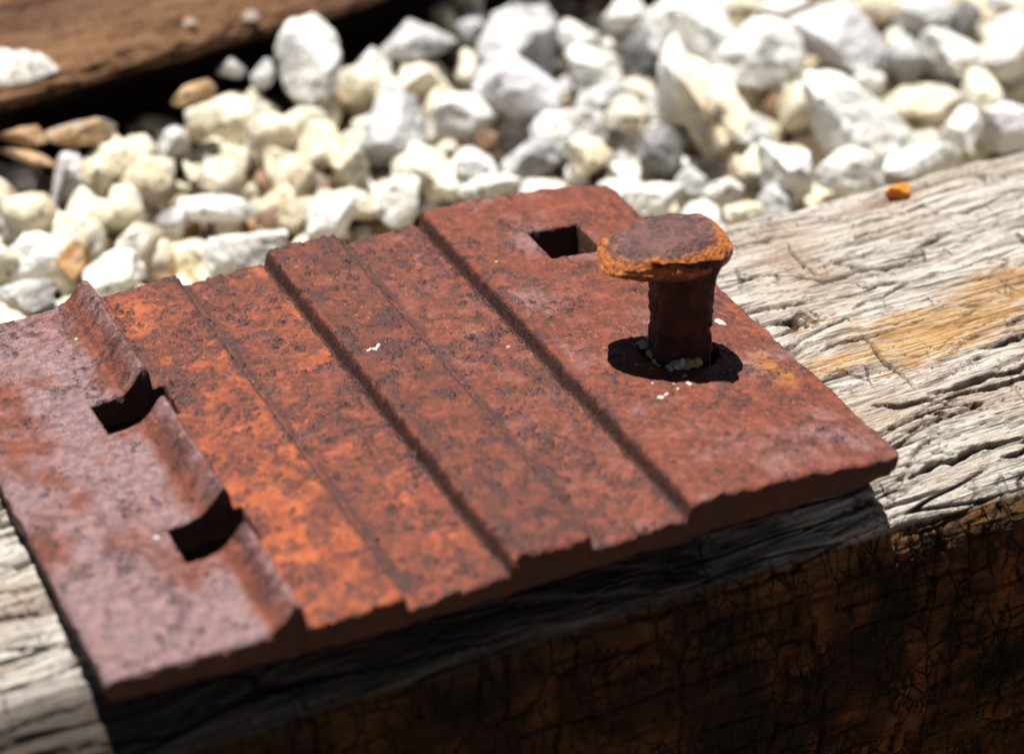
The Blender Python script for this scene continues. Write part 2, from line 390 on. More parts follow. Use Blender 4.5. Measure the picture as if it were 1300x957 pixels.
    wv = .62 + .8 * np.clip(n2(x / 16, q / 13, so_ + 23), 0, 1)
    e1 = (1 - sst(.0, 1.0, dvert / wv)) * sst(-.25, .2, n2(x / 20, q / 14, so_ + 34))
    dhor = np.minimum(rowf, 1 - rowf) * 9.5; wh = .55 + 1.1 * np.clip(n2(x / 30, q / 9, so_ + 24) + .1, 0, 1)
    e2 = (1 - sst(0, 1, dhor / wh)) * sst(-.15, .25, n2(x / 34, q / 18, so_ + 35))
    big = (1 - sst(0, .045, np.abs(n2((x + 5 * n2(x / 60, q / 22, so_ + 38)) / 30, q / 260, so_ + 36)))) * sst(-.1, .2, n2(x / 40, q / 30, so_ + 37))
    w1_, w2_, _c = worley(xs_ / 3.4, qs_ / 3.8, so_ + 39); e3 = (1 - sst(0, .16, w2_ - w1_)) * .7
    hs = 0.35 * rnd2(rowi.astype(np.int64), coli.astype(np.int64), 36) * (1 - sst(.3, .5, np.abs(colf - .5))) + 0.9 * fbm(x / 16, q / 11, 4, so_ + 25) + .25 * n2(x / 9, q / 1.1, so_ + 26)
    dside = 1.2 * e1 + 1.1 * e2 + 2.2 * big + .35 * e3; cside = np.clip(e1 * .9 + .8 * e2 + big + .5 * e3, 0, 1)
    H = top * (h - dtop) + side * (hs - dside) - 1.6
    H = H * rough
    crack = np.clip(top * ctop + side * cside, 0, 1)
    wave = 2.2 * n2(x / 110, q / 70, so_ + 30) * (0.35 + 0.65 * side)
    H = (H + wave) * MM
    VY = PY + NY * H; VZ = PZ + NZ * H
    if clampz is not None:
        x0, x1, y0, y1, zc = clampz
        m = (X > x0) & (X < x1) & (VY > y0) & (VY < y1); VZ = np.where(m, np.minimum(VZ, zc), VZ)
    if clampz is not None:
        stain_shade = sst(.218, .175, X + .03 * n2(x / 16, q / 4, 77)) * sst(.04, .02, VY) * sst(-.2, -.1, X); crack = np.maximum(crack, .97 * stain_shade * (1 - .45 * side))  # front strip below the plate: runoff stain plus the plate's shade, painted dark
        crack = np.maximum(crack, sst(.0, .012, np.minimum(np.minimum(X - .004, .236 - X), np.minimum(VY - .012, .182 - VY))))  # plate print painted dark so the wood seen through the holes looks shaded
    och = np.zeros(X.shape)
    for (cx, cy, rx, ry, an, amt) in stains:
        dx = X - cx; dy = VY - cy; ca, sa = math.cos(an), math.sin(an)
        och = np.maximum(och, amt * np.exp(-(((dx * ca + dy * sa) / rx) ** 2 + ((-dx * sa + dy * ca) / ry) ** 2) ** 1.5))
    brn = np.zeros(X.shape)
    for (cx, cy, rx, ry, an, amt) in browns:
        dx = X - cx; dy = VY - cy; ca, sa = math.cos(an), math.sin(an)
        brn = np.maximum(brn, amt * np.exp(-((dx * ca + dy * sa) / rx) ** 2 - ((-dx * sa + dy * ca) / ry) ** 2))
    zr = np.max(pz)
    rim = side * np.exp(-np.clip((P[:, 1].max() - 0.017 - VZ) / 0.010, 0, 9) ** 2) * front
    V = np.stack([X.ravel(), VY.ravel(), VZ.ravel()], 1)
    ny = len(ss); i = np.arange((len(xs) - 1) * ny).reshape(-1, ny)[:, :-1].ravel()
    Q = np.stack([i, i + 1, i + ny + 1, i + ny], 1)
    # end caps as fans of quads: bridge to a centre column
    if place is not None: V = V @ place[0].T + place[1]
    me = mesh_np(name, V, Q)
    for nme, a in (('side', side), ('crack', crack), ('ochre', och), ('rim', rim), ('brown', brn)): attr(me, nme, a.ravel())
    o = obj(name, me, mat)
    # ends
    for nm, k in (('cut_end', 0), ('cut_end', len(xs) - 1)):
        ring = V[k * ny:(k + 1) * ny]; cen = ring.mean(0)
        VV = np.concatenate([ring, ring * .5 + cen * .5, cen[None]])
        a = np.arange(ny - 1); T = np.concatenate([np.stack([a, a + 1, a + 1 + ny], 1), np.stack([a, a + 1 + ny, a + ny], 1), np.stack([a + ny, a + ny + 1, np.full(ny - 1, 2 * ny)], 1)])
        if k: T = T[:, ::-1]
        m2_ = mesh_np('cut_end', VV, T, False)
        for nme, v in (('side', 1), ('crack', 0), ('ochre', 0), ('rim', 0), ('brown', 0)): attr(m2_, nme, np.full(len(VV), v))
        obj(nm, m2_, mat, o)
    return o

def zA(x, y): return (866 + x / 2.99, 180 + y / 2.99)
def zB(x, y): return (866 + x / 2.454, 480 + y / 2.454)
def wp(lst, z=-0.0165): return [at(px, py, z) for px, py in lst]
CR = [
    (wp([zA(120, 480), zA(270, 440), zA(380, 425), zA(470, 400)]), .0016, 2.6),
    (wp([zA(395, 455), zA(440, 510), zA(505, 580)]), .0013, 2.0),
    (wp([zA(890, 470), zA(960, 430), zA(1010, 410)]), .0022, 3.2),
    (wp([zA(620, 455), zA(690, 425), zA(750, 412)]), .0014, 2.6),
    (wp([zA(520, 845), zA(640, 805), zA(720, 790), zA(800, 768)]), .0019, 3.2),
    (wp([zA(690, 800), zA(770, 880), zA(830, 905), zA(880, 955)]), .0017, 3.0),
    (wp([zA(940, 965), zA(1100, 915), zA(1300, 858), zA(1420, 825)]), .0021, 3.6),
    (wp([zA(1120, 808), zA(1200, 795), zA(1310, 770), zA(1420, 750)]), .0024, 3.2),
    (wp([zA(230, 560), zA(380, 572), zA(540, 600), zA(690, 560), zA(800, 530)]), .0015, 2.4),
    (wp([zA(370, 690), zA(480, 680), zA(620, 655), zA(740, 610), zA(860, 580)]), .0018, 2.8),
    (wp([zA(640, 700), zA(850, 600), zA(1050, 530), zA(1300, 460)]), .0014, 2.2),
    (wp([zA(900, 350), zA(1040, 335), zA(1180, 290), zA(1300, 250)]), .0014, 2.2),
    (wp([zA(480, 510), zA(640, 545), zA(760, 540), zA(900, 490)]), .0019, 2.8),
    (wp([zB(720, 248), zB(850, 203), zB(1000, 152), zB(1100, 128)]), .0021, 3.4),
    (wp([zB(660, 358), zB(850, 320), zB(960, 290), zB(1100, 218)]), .0020, 3.6),
    (wp([zB(590, 88), zB(690, 92), zB(760, 62), zB(830, 80)]), .0020, 3.2),
    (wp([zB(760, 85), zB(900, 40), zB(1100, -12)]), .0017, 3.0),
    (wp([zB(640, 150), zB(760, 110), zB(900, 85)]), .0014, 2.2),
    (wp([zB(1000, 180), zB(1060, 165), zB(1110, 150)]), .0014, 2.2),
    (wp([(-10, 796), (30, 790), (72, 782)], -.016), .0020, 3.2),
    (wp([(-10, 833), (40, 828), (84, 820)], -.016), .0018, 3.0),
    (wp([(-10, 738), (25, 730), (62, 714)], -.015), .0022, 3.0),
    (wp([(-10, 765), (30, 757), (66, 748)], -.015), .0014, 2.0),
    (wp([(-10, 690), (20, 684), (40, 672)], -.013), .0016, 2.2),
    (wp([(-10, 650), (14, 645), (24, 640)], -.013), .0016, 2.2),
]
def st(px, py, rx, ry, an, amt, z=-.0165):
    p = at(px, py, z); return (p[0], p[1], rx, ry, an, amt)
ST = [st(1190, 432, .046, .016, .03, .92), st(1275, 380, .034, .013, .05, .85), st(1080, 470, .030, .009, 0, .7), st(1030, 430, .012, .005, 0, .5), st(1010, 470, .012, .004, 0, .35)]
BR = [st(1000, 320, .012, .006, 0, .6), st(1120, 272, .02, .005, 0, .8), st(1000, 345, .014, .008, 0, .7), st(975, 310, .02, .008, 0, .5), st(1130, 520, .03, .012, 0, .45), st(1030, 365, .01, .012, 0, .6), st(1240, 500, .03, .006, 0, .5), st(1210, 240, .02, .006, 0, .4),
      st(20, 650, .02, .01, 0, .6), st(30, 780, .02, .006, 0, .4)]
T1 = [(-.003, -.176), (-.003, -.10), (-.002, -.06), (-.0005, -.042), (.003, -.0325), (.009, -.0262), (.016, -.0220), (.026, -.0184), (.05, -.0122), (.09, -.0085),
      (.125, -.0090), (.145, -.0098), (.157, -.0128), (.164, -.0175), (.170, -.026), (.173, -.045), (.174, -.10), (.174, -.176)]
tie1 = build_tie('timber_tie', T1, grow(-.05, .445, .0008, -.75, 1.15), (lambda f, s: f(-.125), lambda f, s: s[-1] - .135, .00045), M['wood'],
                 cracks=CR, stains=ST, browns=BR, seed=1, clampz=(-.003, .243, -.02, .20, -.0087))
tag(tie1, 'weathered grey cracked timber tie under the rusty steel plate', 'railroad tie')

# tie in the background
a0 = at(0, 120, -.014); a1 = at(415, 0, -.014); dv = (a1 - a0); an = math.atan2(dv[1], dv[0])
Rz = np.array([[math.cos(an), -math.sin(an), 0], [math.sin(an), math.cos(an), 0], [0, 0, 1.0]])
T2 = [(.050, -.176), (.049, -.10), (.047, -.05), (.036, -.028), (.012, -.017), (.001, -.011), (.004, -.004), (.012, .0), (.04, .002), (.10, .004), (.18, .002), (.205, -.004), (.215, -.02), (.218, -.06), (.218, -.176)]
tie2 = build_tie('timber_tie', T2, grow(-.12, .36, .0016, -1.0, 1.1), (lambda f, s: f(-.07), lambda f, s: s[-1] - .16, .001), M['wood2'],
                 place=(Rz, np.array([a0[0], a0[1], -.014])), seed=2, rough=1.5,
                 stains=[(.03, .09, .10, .03, 0, .5)], browns=[(.1, .02, .3, .03, 0, .9)])
tag(tie2, 'dark brown timber tie behind the white stones, upper left', 'railroad tie')

# ------------------------------------------------------------------ tie plate
LEN, DEP, ZB = 0.2392, 0.185, -0.0085
XR, X12, X23, X34, X4 = 0.0516, 0.0812, 0.1115, 0.1365, 0.1660
HOLES = [(.0347, .0568, .1105, .1262), (.0347, .0565, .0420, .0585), (.1940, .2117, .1385, .1570)]
SPK = at(862, 445, .002)

def profile(x):
    k = [(0, -1.4), (.006, -.6), (.015, -.2), (.030, 0), (.040, .4), (.0445, 1.6), (.048, 4.6), (.0500, 7.4), (.0512, 8.6), (.0522, 8.4), (.0532, 6.4), (.0538, 1.0), (.056, .9),
         (.0785, 1.9), (X12, 1.7), (X12 + .0005, -2.6), (X12 + .003, -2.4), (X23 - .004, -1.3), (X23 - .0010, -1.4), (X23 - .0002, -2.1), (X23 + .0005, -.4), (X23 + .0011, 2.6), (X23 + .0022, 3.3),
         (X34 - .0012, 3.2), (X34, 3.0), (X34 + .0005, -1.7), (X34 + .003, -1.5), (X4 - .003, -.3), (X4 - .0010, -.4), (X4 - .0002, -1.1), (X4 + .0006, .5), (X4 + .0013, 3.3), (X4 + .0024, 4.0),
         (.185, 3.7), (.20, 2.8), (.215, 1.4), (.228, -.6), (.236, -2.2), (LEN, -3.2)]
    a = np.array(k); return np.interp(x, a[:, 0], a[:, 1])

def build_plate():
    xs = list(np.arange(0, LEN, .00042)) + [LEN]
    for (a, b, c, d) in HOLES: xs += [a - .00012, a, b, b + .00012]
    for v in (X12, X12 + .0005, X34, X34 + .0005, .0532, .0538): xs.append(v)
    ys = list(np.arange(0, DEP, .00042)) + [DEP]
    for (a, b, c, d) in HOLES: ys += [c - .00012, c, d, d + .00012]
    def dd(v):
        v = np.unique(np.array(v)); keep = [0]
        for i in range(1, len(v)):
            if v[i] - v[keep[-1]] > .00009: keep.append(i)
        return v[keep]
    xs = dd(xs); ys = dd(ys)
    X, Y = np.meshgrid(xs, ys, indexing='ij'); x = X * 1000; y = Y * 1000
    # wandering lines between the strips
    xw = X + MM * (0.35 * n2(x / 14, y / 14, 40) + 0.20 * n2(x / 4, y / 3, 41)) * sst(0, .004, X) * sst(0, .004, LEN - X)
    Z = profile(xw)
    rib = np.exp(-((X - .0505) / .004) ** 2)
    Z = Z + rib * (0.7 * n2(y / 7, y * 0, 42) + 0.35 * n2(y / 2.2, y * 0, 43) - .5 * sst(70, 0, y))
    # hammered and scaled surface
    zone_l = sst(.046, .040, X); zone_s = sst(.053, .056, X) * sst(X4, X4 - .002, X); zone_m = sst(X4 + .002, X4 + .006, X)
    amp = 0.35 * zone_l + 1.0 * zone_s + 0.45 * zone_m + 0.3
    Z = Z + amp * (0.22 * fbm(x / 9, y / 9, 3, 44) + 0.10 * n2(x / 2.2, y / 2.2, 45) + 0.07 * n2(x / 1.0, y / 1.0, 46))
    # scabs: raised dark blisters with small pits round them
    scab = np.zeros(X.shape)
    for sc_i, (cell, thr, hh) in enumerate(((6.4, .50, .55), (4.0, .40, .38), (2.3, .36, .22))):
        wx = x + 1.2 * n2(x / 2.6, y / 2.6, 50 + sc_i) + .5 * n2(x / .9, y / .9, 52 + sc_i); wy = y + 1.2 * n2(x / 2.6, y / 2.6, 60 + sc_i) + .5 * n2(x / .9, y / .9, 62 + sc_i)
        f1, f2, cid = worley(wx / cell * np.where(True, 1.0, 1), wy / cell, 70 + sc_i)
        clu = 0.42 + 0.85 * fbm(x / 17, y / 13, 3, 80) + .25 * n2(x / 9, y / 9, 81 + sc_i) + 0.10 * zone_s - 0.24 * zone_m - .16 * zone_l
        on = sst(thr, thr - .12, cid + (0.55 - clu))
        rad = 0.13 + 0.20 * cid
        k = on * sst(rad + .05, rad - .06, f1)
        ring = on * np.exp(-((f1 - rad - .08) / .09) ** 2)
        Z = Z + amp * (hh * k - 0.22 * ring); scab = np.maximum(scab, k * (0.65 + .35 * rnd2(np.floor(x), np.floor(y), 3)))
    px_ = x + 3 * n2(x / 6, y / 6, 120) + 1.1 * n2(x / 2, y / 2, 121); py_ = y + 3 * n2(x / 6, y / 6, 122) + 1.1 * n2(x / 2, y / 2, 123)
    fl = fbm(px_ / 7.5, py_ / 9.5, 4, 124) + .45 * n2(x / 38, y / 30, 125)
    patch = sst(.30, .42, fl + .10 * zone_s - .16 * zone_m - .10 * zone_l)
    Z = Z + amp * patch * (.30 + .22 * n2(x / 1.6, y / 1.6, 126)) - amp * .25 * np.exp(-((fl + .10 * zone_s - .16 * zone_m - .10 * zone_l - .29) / .035) ** 2)
    scab = np.maximum(scab, patch * np.clip(.60 + .55 * n2(x / 1.8, y / 1.8, 127), 0, 1))
    # rough dark band in the two rising steps
    gr = np.zeros(X.shape)
    for v, wd in ((X23 + .0001, .0015), (X4 + .0002, .0016)):
        g = np.exp(-(((xw - v) / (wd * (.85 + .4 * n2(y / 7, y * 0, 90)))) ** 2) ** 1.2); g = sst(.22, .6, g + .45 * n2(x / 1.1, y / 1.1, 88) + .3 * n2(x / 2.6, y / 2.6, 89)); gr = np.maximum(gr, g)
    Z = Z + gr * (0.5 * n2(x / 1.3, y / 1.3, 91) + .35 * n2(x / .8, y / .8, 92) - .5)
    thin = np.maximum(np.exp(-((xw - X12 + .0001) / .0010) ** 2), np.exp(-((xw - X34 + .0001) / .0010) ** 2)); 
    foot = np.maximum(np.exp(-((xw - X12 - .0036) / .0013) ** 2), np.exp(-((xw - X34 - .0038) / .0013) ** 2)) * np.clip(.95 + .6 * n2(y / 4, y * 0, 131) + .5 * n2(x / 1.2, y / 1.2, 132), 0, 1)
    gr = np.maximum(gr, .9 * foot)
    gr = np.maximum(gr, 1.0 * thin * (1.15 + .4 * n2(y / 5, y * 0, 99)))
    # rounded, nibbled edges
    ed = np.minimum(np.minimum(Y, DEP - Y), np.minimum(X, LEN - X)) * 1000
    Z = Z - 0.6 * (1 - sst(0, 1.0, ed)) ** 2 - np.clip(0.35 + .8 * n2(x / 5, y / 5, 93), 0, 2) * (1 - sst(0, 2.4, ed))
    # battered near edge, thinner at the end
    # holes
    HY = Y.copy(); HX = X.copy()
    hole = np.zeros(X.shape, bool); hd = np.full(X.shape, 99.0)
    for (a, b, c, d) in HOLES:
        dx = np.maximum(a - X, X - b); dy = np.maximum(c - Y, Y - d)
        dist = np.where((dx > 0) & (dy > 0), np.hypot(dx, dy), np.maximum(dx, dy)) * 1000
        hole |= (dist <= 1e-6); hd = np.minimum(hd, np.maximum(dist, 0))
    ds = np.hypot(X - SPK[0], Y - SPK[1]) * 1000 + .6 * n2(x / 4, y / 4, 94)
    hole |= ds < 11.6; hd = np.minimum(hd, np.maximum(ds - 11.6, 0))
    gr = np.maximum(gr, np.where(hole | (hd < .14), 1.0, 0.0))  # hole walls coloured near black, their shade put into the colour
    Z = np.where(hole, Z, Z - 0.7 * (1 - sst(0, 1.3, hd)) ** 2)
    Z = Z * MM
    ZT = np.where(hole, np.where((X > .19) & (Y > .13), ZB - .005, ZB), np.maximum(Z, ZB + .002))
    # plan wobble
    wob = MM * (0.9 * n2(x / 19, y / 19, 95) + .45 * n2(x / 6, y / 6, 96))
    fy = np.exp(-np.minimum(Y, DEP - Y) / .004); fx = np.exp(-np.minimum(X, LEN - X) / .004); fh = np.exp(-hd / 2.0)
    HY = HY + wob * np.maximum(fy, .6 * fh) * np.where(Y < DEP / 2, 1, -1)
    HX = HX + MM * (.6 * n2(x / 17, y / 17, 97) + .35 * n2(x / 5, y / 5, 98)) * np.maximum(fx, .6 * fh)
    cr = np.hypot(np.maximum(0, X - LEN + .006), np.maximum(0, Y - DEP + .006)); HX -= sst(.005, .0085, cr) * .0022; HY -= sst(.005, .0085, cr) * .0022
    cr = np.hypot(np.maximum(0, X - LEN + .006), np.maximum(0, .006 - Y)); HX -= sst(.005, .0085, cr) * .0022; HY += sst(.005, .0085, cr) * .0022
    HY = HY + .005 * np.clip(1 - X / .07, 0, 1) * np.clip(1 - Y / .04, 0, 1)
    V = np.stack([HX.ravel(), HY.ravel(), ZT.ravel()], 1)
    # colour attributes
    st1 = sst(.053, .055, X) * sst(X12 + .001, X12, X); st2 = sst(X12, X12 + .001, X) * sst(X23, X23 - .001, X); st3 = sst(X23 + .002, X23 + .003, X) * sst(X34 + .001, X34, X); st4 = sst(X34, X34 + .001, X) * sst(X4, X4 - .001, X)
    lf = fbm(x / 24, y / 18, 4, 100)
    org = st1 * (.42 + .34 * sst(.15, .02, Y) + .5 * lf) + st2 * (.22 + .18 * sst(.12, .0, Y) + .6 * lf) + st3 * (-.05 + .4 * lf) + st4 * (.10 + .4 * lf) + zone_m * (.02 + .4 * lf)
    org += .30 * sst(.19, .235, X) * sst(.02, .09, Y)
    film_sheen = zone_l * (0.66 + .5 * fbm(x / 20, y / 26, 4, 101)) + .55 * rib + zone_m * (.22 + .4 * n2(x / 30, y / 26, 102)) + st4 * .2 + st2 * .12 + st3 * .1  # purple grey tone with the sky's sheen painted into the colour
    film_sheen += .35 * sst(.06, 0, Y) * (zone_l + .6 * st1 * 0)
    och = np.zeros(X.shape)
    for px, py, rx, ry, am in ((985, 462, .007, .016, .8), (1010, 440, .008, .010, .5), (925, 385, .01, .012, .5), (690, 430, .012, .02, .3), (545, 300, .01, .02, .25), (560, 395, .008, .01, .4)):
        p = at(px, py, .001); och = np.maximum(och, am * np.exp(-((X - p[0]) / rx) ** 2 - ((Y - p[1]) / ry) ** 2))
    gr = np.maximum(gr, st3 * np.clip(.24 + .5 * fbm(x / 10, y / 10, 3, 130), 0, .6))
    extra = dict(scab=np.clip(scab, 0, 1).ravel(), orange=np.clip(org, 0, 1).ravel(), film_sheen=np.clip(film_sheen, 0, 1).ravel(), groove_shade=np.clip(gr, 0, 1).ravel(), ochre=och.ravel())
    nx, ny = X.shape
    I = np.arange(nx * ny).reshape(nx, ny)
    Q = np.stack([I[:-1, :-1], I[1:, :-1], I[1:, 1:], I[:-1, 1:]], -1)
    hq = hole[:-1, :-1] & hole[1:, :-1] & hole[1:, 1:] & hole[:-1, 1:]
    root = empty('tie_plate', (0, 0, ZB))
    tag(root, 'rusty steel tie plate with stepped ribs, lying on the grey timber', 'tie plate')
    cuts = [(0, .0405, 'end_flange', 'dull purple brown flat end with two notched holes'), (.0405, .0536, 'shoulder_rib', 'raised curled lip broken by two holes'), (.0536, X12 + .0005, 'rail_seat_strip', 'bright orange pitted strip beside the raised lip'),
            (X12 + .0005, X23 - .0005, 'rail_seat_strip', None), (X23 - .0005, X34 + .0005, 'rail_seat_strip', None), (X34 + .0005, X4 - .0006, 'rail_seat_strip', None), (X4 - .0006, LEN + 1, 'end_flange', 'wide red brown flat end that holds the spike')]
    xc = (xs[:-1] + xs[1:]) / 2
    for (c0, c1, nm, lab) in cuts:
        ids = np.where((xc >= c0) & (xc < c1))[0]; i0, i1 = ids[0], ids[-1] + 1
        q = Q[i0:i1][~hq[i0:i1]]
        # skirts on the outer edges, then the underside
        Vn = [V]; n0 = len(V); ex = {k: [v] for k, v in extra.items()}; qs = [q]
        def skirt(idx, out):
            nonlocal n0
            base = V[idx]; z0 = base[:, 2]; lv = []
            for j, t in enumerate((.12, .3, .5, .7, .88, 1.0)):
                r = base.copy(); r[:, 2] = z0 + (ZB - z0) * t
                bul = MM * (.3 * math.sin(math.pi * min(1, t * 1.1)) + .5 * n2(base[:, 0] * 1000 / 4 + base[:, 1] * 1000 / 4, np.full(len(base), t * 2.4), 110) - .5 * t)
                r += np.array(out) * bul[:, None]; lv.append(r)
            prev = idx
            for r in lv:
                cur = np.arange(n0, n0 + len(r)); n0 += len(r); Vn.append(r)
                for k in ex: ex[k].append(extra[k][idx] * (.3 if k in ('scab', 'film_sheen', 'ochre', 'orange') else 0) + (.08 if k == 'orange' else .72 if k == 'groove_shade' else 0))  # outer sides darkened, the shade on them is part of the colour
                qs.append(np.stack([prev[:-1], cur[:-1], cur[1:], prev[1:]], 1)); prev = cur
            return prev
        fr = skirt(I[i0:i1 + 1, 0][::-1], (0, -1, 0)); bk = skirt(I[i0:i1 + 1, -1], (0, 1, 0))
        if i0 == 0: skirt(I[0, :], (-1, 0, 0))
        if i1 == nx - 1: skirt(I[-1, ::-1], (1, 0, 0))
        VV = np.concatenate(Vn); QQ = np.concatenate(qs); EE = {k: np.concatenate(v) for k, v in ex.items()}
        VV, QQ, EE = compact(VV, QQ, EE); VV = VV - np.array([0, 0, ZB])
        me = mesh_np(nm, VV, QQ)
        for k, v in EE.items(): attr(me, k, v)
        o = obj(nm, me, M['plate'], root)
        if lab: o['label'] = lab
    return root
plate = build_plate()

# white and ochre crusts on the plate
def blob(name, c, rx, ry, h, mat, parent=None, seed=0, rot=0.0, off=(0, 0, 0)):
    n, rings = 22, 5
    th = np.linspace(0, 2 * np.pi, n, endpoint=False); V = [[0, 0, h]]
    rad = 1 + .38 * n2(np.cos(th) * 1.4 + 5, np.sin(th) * 1.4 + 5, seed) + .2 * n2(np.cos(th) * 3.5, np.sin(th) * 3.5, seed + 9)
    for r in range(1, rings + 1):
        t = r / rings
        zz = h * (1 - t ** 3) * (1 + .5 * n2(np.cos(th) * t * 3, np.sin(th) * t * 3, seed + 4)) - (.0003 if r == rings else 0)
        V += np.stack([rx * rad * t * np.cos(th), ry * rad * t * np.sin(th), zz], 1).tolist()
    T = []
    for j in range(n): T.append((0, 1 + j, 1 + (j + 1) % n))
    for r in range(rings - 1):
        for j in range(n):
            a = 1 + r * n + j; b = 1 + r * n + (j + 1) % n; T += [(a, a + n, b + n), (a, b + n, b)]
    V = np.array(V); ca, sa = math.cos(rot), math.sin(rot)
    V = V @ np.array([[ca, sa, 0], [-sa, ca, 0], [0, 0, 1]])
    o = obj(name, mesh_np(name, V, np.array(T)), mat, parent)
    o.location = (c[0] - off[0], c[1] - off[1], c[2] - off[2])
    return o
def zp(x): return float(profile(np.array([x]))[0]) * MM
PO = (0, 0, ZB)
for i, (px, py, rx, ry, m, rot) in enumerate([(484, 437, .0026, .0009, 'paint', .5), (474, 444, .0022, .0012, 'paint', -.2), (480, 441, .0015, .0008, 'paint', .9), (913, 408, .0016, .0022, 'paint', .3), (838, 505, .0016, .0009, 'paint', .2), (846, 501, .0012, .0006, 'paint', .5), (874, 487, .0007, .0013, 'paint', .3),
                                         (869, 477, .0008, .0006, 'ochrepaint', 0), (828, 487, .0005, .0004, 'paint', 0), (808, 463, .0008, .0004, 'ochrepaint', 0), (826, 468, .0006, .0004, 'ochrepaint', 0), (855, 488, .0005, .0004, 'ochrepaint', 0), (860, 494, .0006, .0005, 'paint', 0), (97, 431, .0007, .0006, 'ochrepaint', 0), (198, 682, .0008, .0007, 'paint', 0), (645, 441, .0008, .0005, 'ochrepaint', 0), (630, 333, .0006, .0005, 'ochrepaint', 0)]):
    p = at(px, py, .002); p = at(px, py, zp(p[0])); p[2] = zp(p[0])
    b_ = blob('residue_fleck', p, rx, ry, .0004, M[m], plate, 20 + i, rot, PO)

# ------------------------------------------------------------------ spike
def build_spike():
    root = empty('railroad_spike', (SPK[0], SPK[1], 0.002))
    tag(root, 'rusty railroad spike with orange edged mushroom head standing in the plate', 'spike')
    base = np.array([SPK[0], SPK[1], .002])
    yaw = math.radians(-25.7 + 8)
    ex = np.array([math.cos(yaw), math.sin(yaw), 0]); ey = np.array([-math.sin(yaw), math.cos(yaw), 0])
    # shank
    n = 96; th = np.linspace(0, 2 * np.pi, n, endpoint=False)
    def sq(p=7.0):
        c, s_ = np.cos(th), np.sin(th); r = (np.abs(c) ** p + np.abs(s_) ** p) ** (-1 / p); return c * r, s_ * r
    cx, cy = sq()
    zs = np.concatenate([np.linspace(-.012, .030, 90), np.linspace(.0305, .038, 14)])
    V = []
    for z in zs:
        t = max(0, (z - .024) / .012); hw = .0083 + .0006 * z / .03 + .0022 * t * t
        px = cx * hw; py = cy * hw * .96
        a = np.stack([px * 1000 / 3, py * 1000 / 3, np.full(n, z * 1000 / 5)], 1) + 40
        d = .0007 * n3(a, 3) + .0005 * n3(a * 2.7, 4) + .0006 * n3(a * .45, 6) + .0003 * n3(a * 6, 8)
        V.append(np.stack([px + d * np.cos(th), py + d * np.sin(th), np.full(n, z)], 1))
    k = len(zs); V = np.concatenate(V); j = np.arange(n); Q = []
    for i in range(k - 1): Q.append(np.stack([i * n + j, i * n + (j + 1) % n, (i + 1) * n + (j + 1) % n, (i + 1) * n + j], 1))
    Rm = np.stack([ex, ey, [0, 0, 1]])
    obj('shank', mesh_np('shank', V @ Rm, np.concatenate(Q)), M['shank'], root)
    # head
    n = 144; th = np.linspace(0, 2 * np.pi, n, endpoint=False)
    hc = base + RH * (-.0058) + FH * .0010 + np.array([0, 0, .0365]) - base
    tilt = math.radians(7.0)
    hyaw = math.radians(-25.7 + 3); hx = np.array([math.cos(hyaw), math.sin(hyaw), 0]); hy = np.array([-math.sin(hyaw), math.cos(hyaw), 0])
    e1 = hx * math.cos(tilt) + np.array([0, 0, math.sin(tilt)]); nn = np.array([0, 0, 1]) * math.cos(tilt) - hx * math.sin(tilt); e2 = hy
    roll = math.radians(4.0); e2, nn = e2 * math.cos(roll) + nn * math.sin(roll), nn * math.cos(roll) - e2 * math.sin(roll)
    c, s_ = np.cos(th), np.sin(th); p = 2.35
    r0 = (np.abs(c) ** p + np.abs(s_) ** p) ** (-1 / p)
    # flattened facets round the outline
    out = 1 + .022 * np.cos(5 * th + .6) + .028 * n2(c * 1.7 + 3, s_ * 1.7 + 3, 7) + .014 * n2(c * 5, s_ * 5, 8)
    A, B = .0203, .0138
    prof = [(.30, -.0120, 0), (.55, -.0100, 0), (.78, -.0072, .0), (.90, -.0064, .0), (.965, -.0050, .25), (.995, -.0036, .6), (1.0, -.0021, 1), (.985, -.0008, 1), (.95, .0006, 1), (.90, .0018, .95), (.84, .0028, .6), (.76, .0036, .3), (.6, .0044, .1), (.4, .0050, 0), (.2, .0053, 0), (.06, .0054, 0)]
    pr = np.array(prof); tt = np.linspace(0, len(pr) - 1, 70); sc0 = np.interp(tt, np.arange(len(pr)), pr[:, 0]); hh = np.interp(tt, np.arange(len(pr)), pr[:, 1]); rm = np.interp(tt, np.arange(len(pr)), pr[:, 2])
    V = []; RM = []
    for a, h, m in zip(sc0, hh, rm):
        x = A * r0 * out * a * c; y = B * r0 * out * a * s_
        hz = np.full(n, h)
        if h < -.001:      # deeper neck below the shank side, thin lip at the hook
            hz = h * (0.75 + .30 * c)
        P3 = np.stack([x, y, hz], 1); q = P3 * 1000
        d = .0005 * n3(q / 4 + 9, 11) + .00032 * n3(q / 1.6 + 9, 12) + .0002 * n3(q / .8 + 9, 13)
        hz = hz + d; x = x * (1 + d * 30); y = y * (1 + d * 30)
        for (fx, fy, fz, fd) in ((-.55, -.45, .70, .0118), (.35, -.62, .70, .0092), (.75, .1, .65, .0136), (-.3, .65, .70, .0098), (0, 0, 1, .0042), (-.25, -.12, .96, .0062)):
            ff = np.array([fx, fy, fz]); ff = ff / np.linalg.norm(ff)
            q_ = x * ff[0] + y * ff[1] + hz * ff[2] - fd; q_ = np.where(q_ > 0, q_ * .8, 0); x = x - q_ * ff[0]; y = y - q_ * ff[1]; hz = hz - q_ * ff[2]
        V.append(hc + x[:, None] * e1 + y[:, None] * e2 + hz[:, None] * nn); RM.append(np.clip(m + 0 * x + .25 * m * (y > 0), 0, 1))
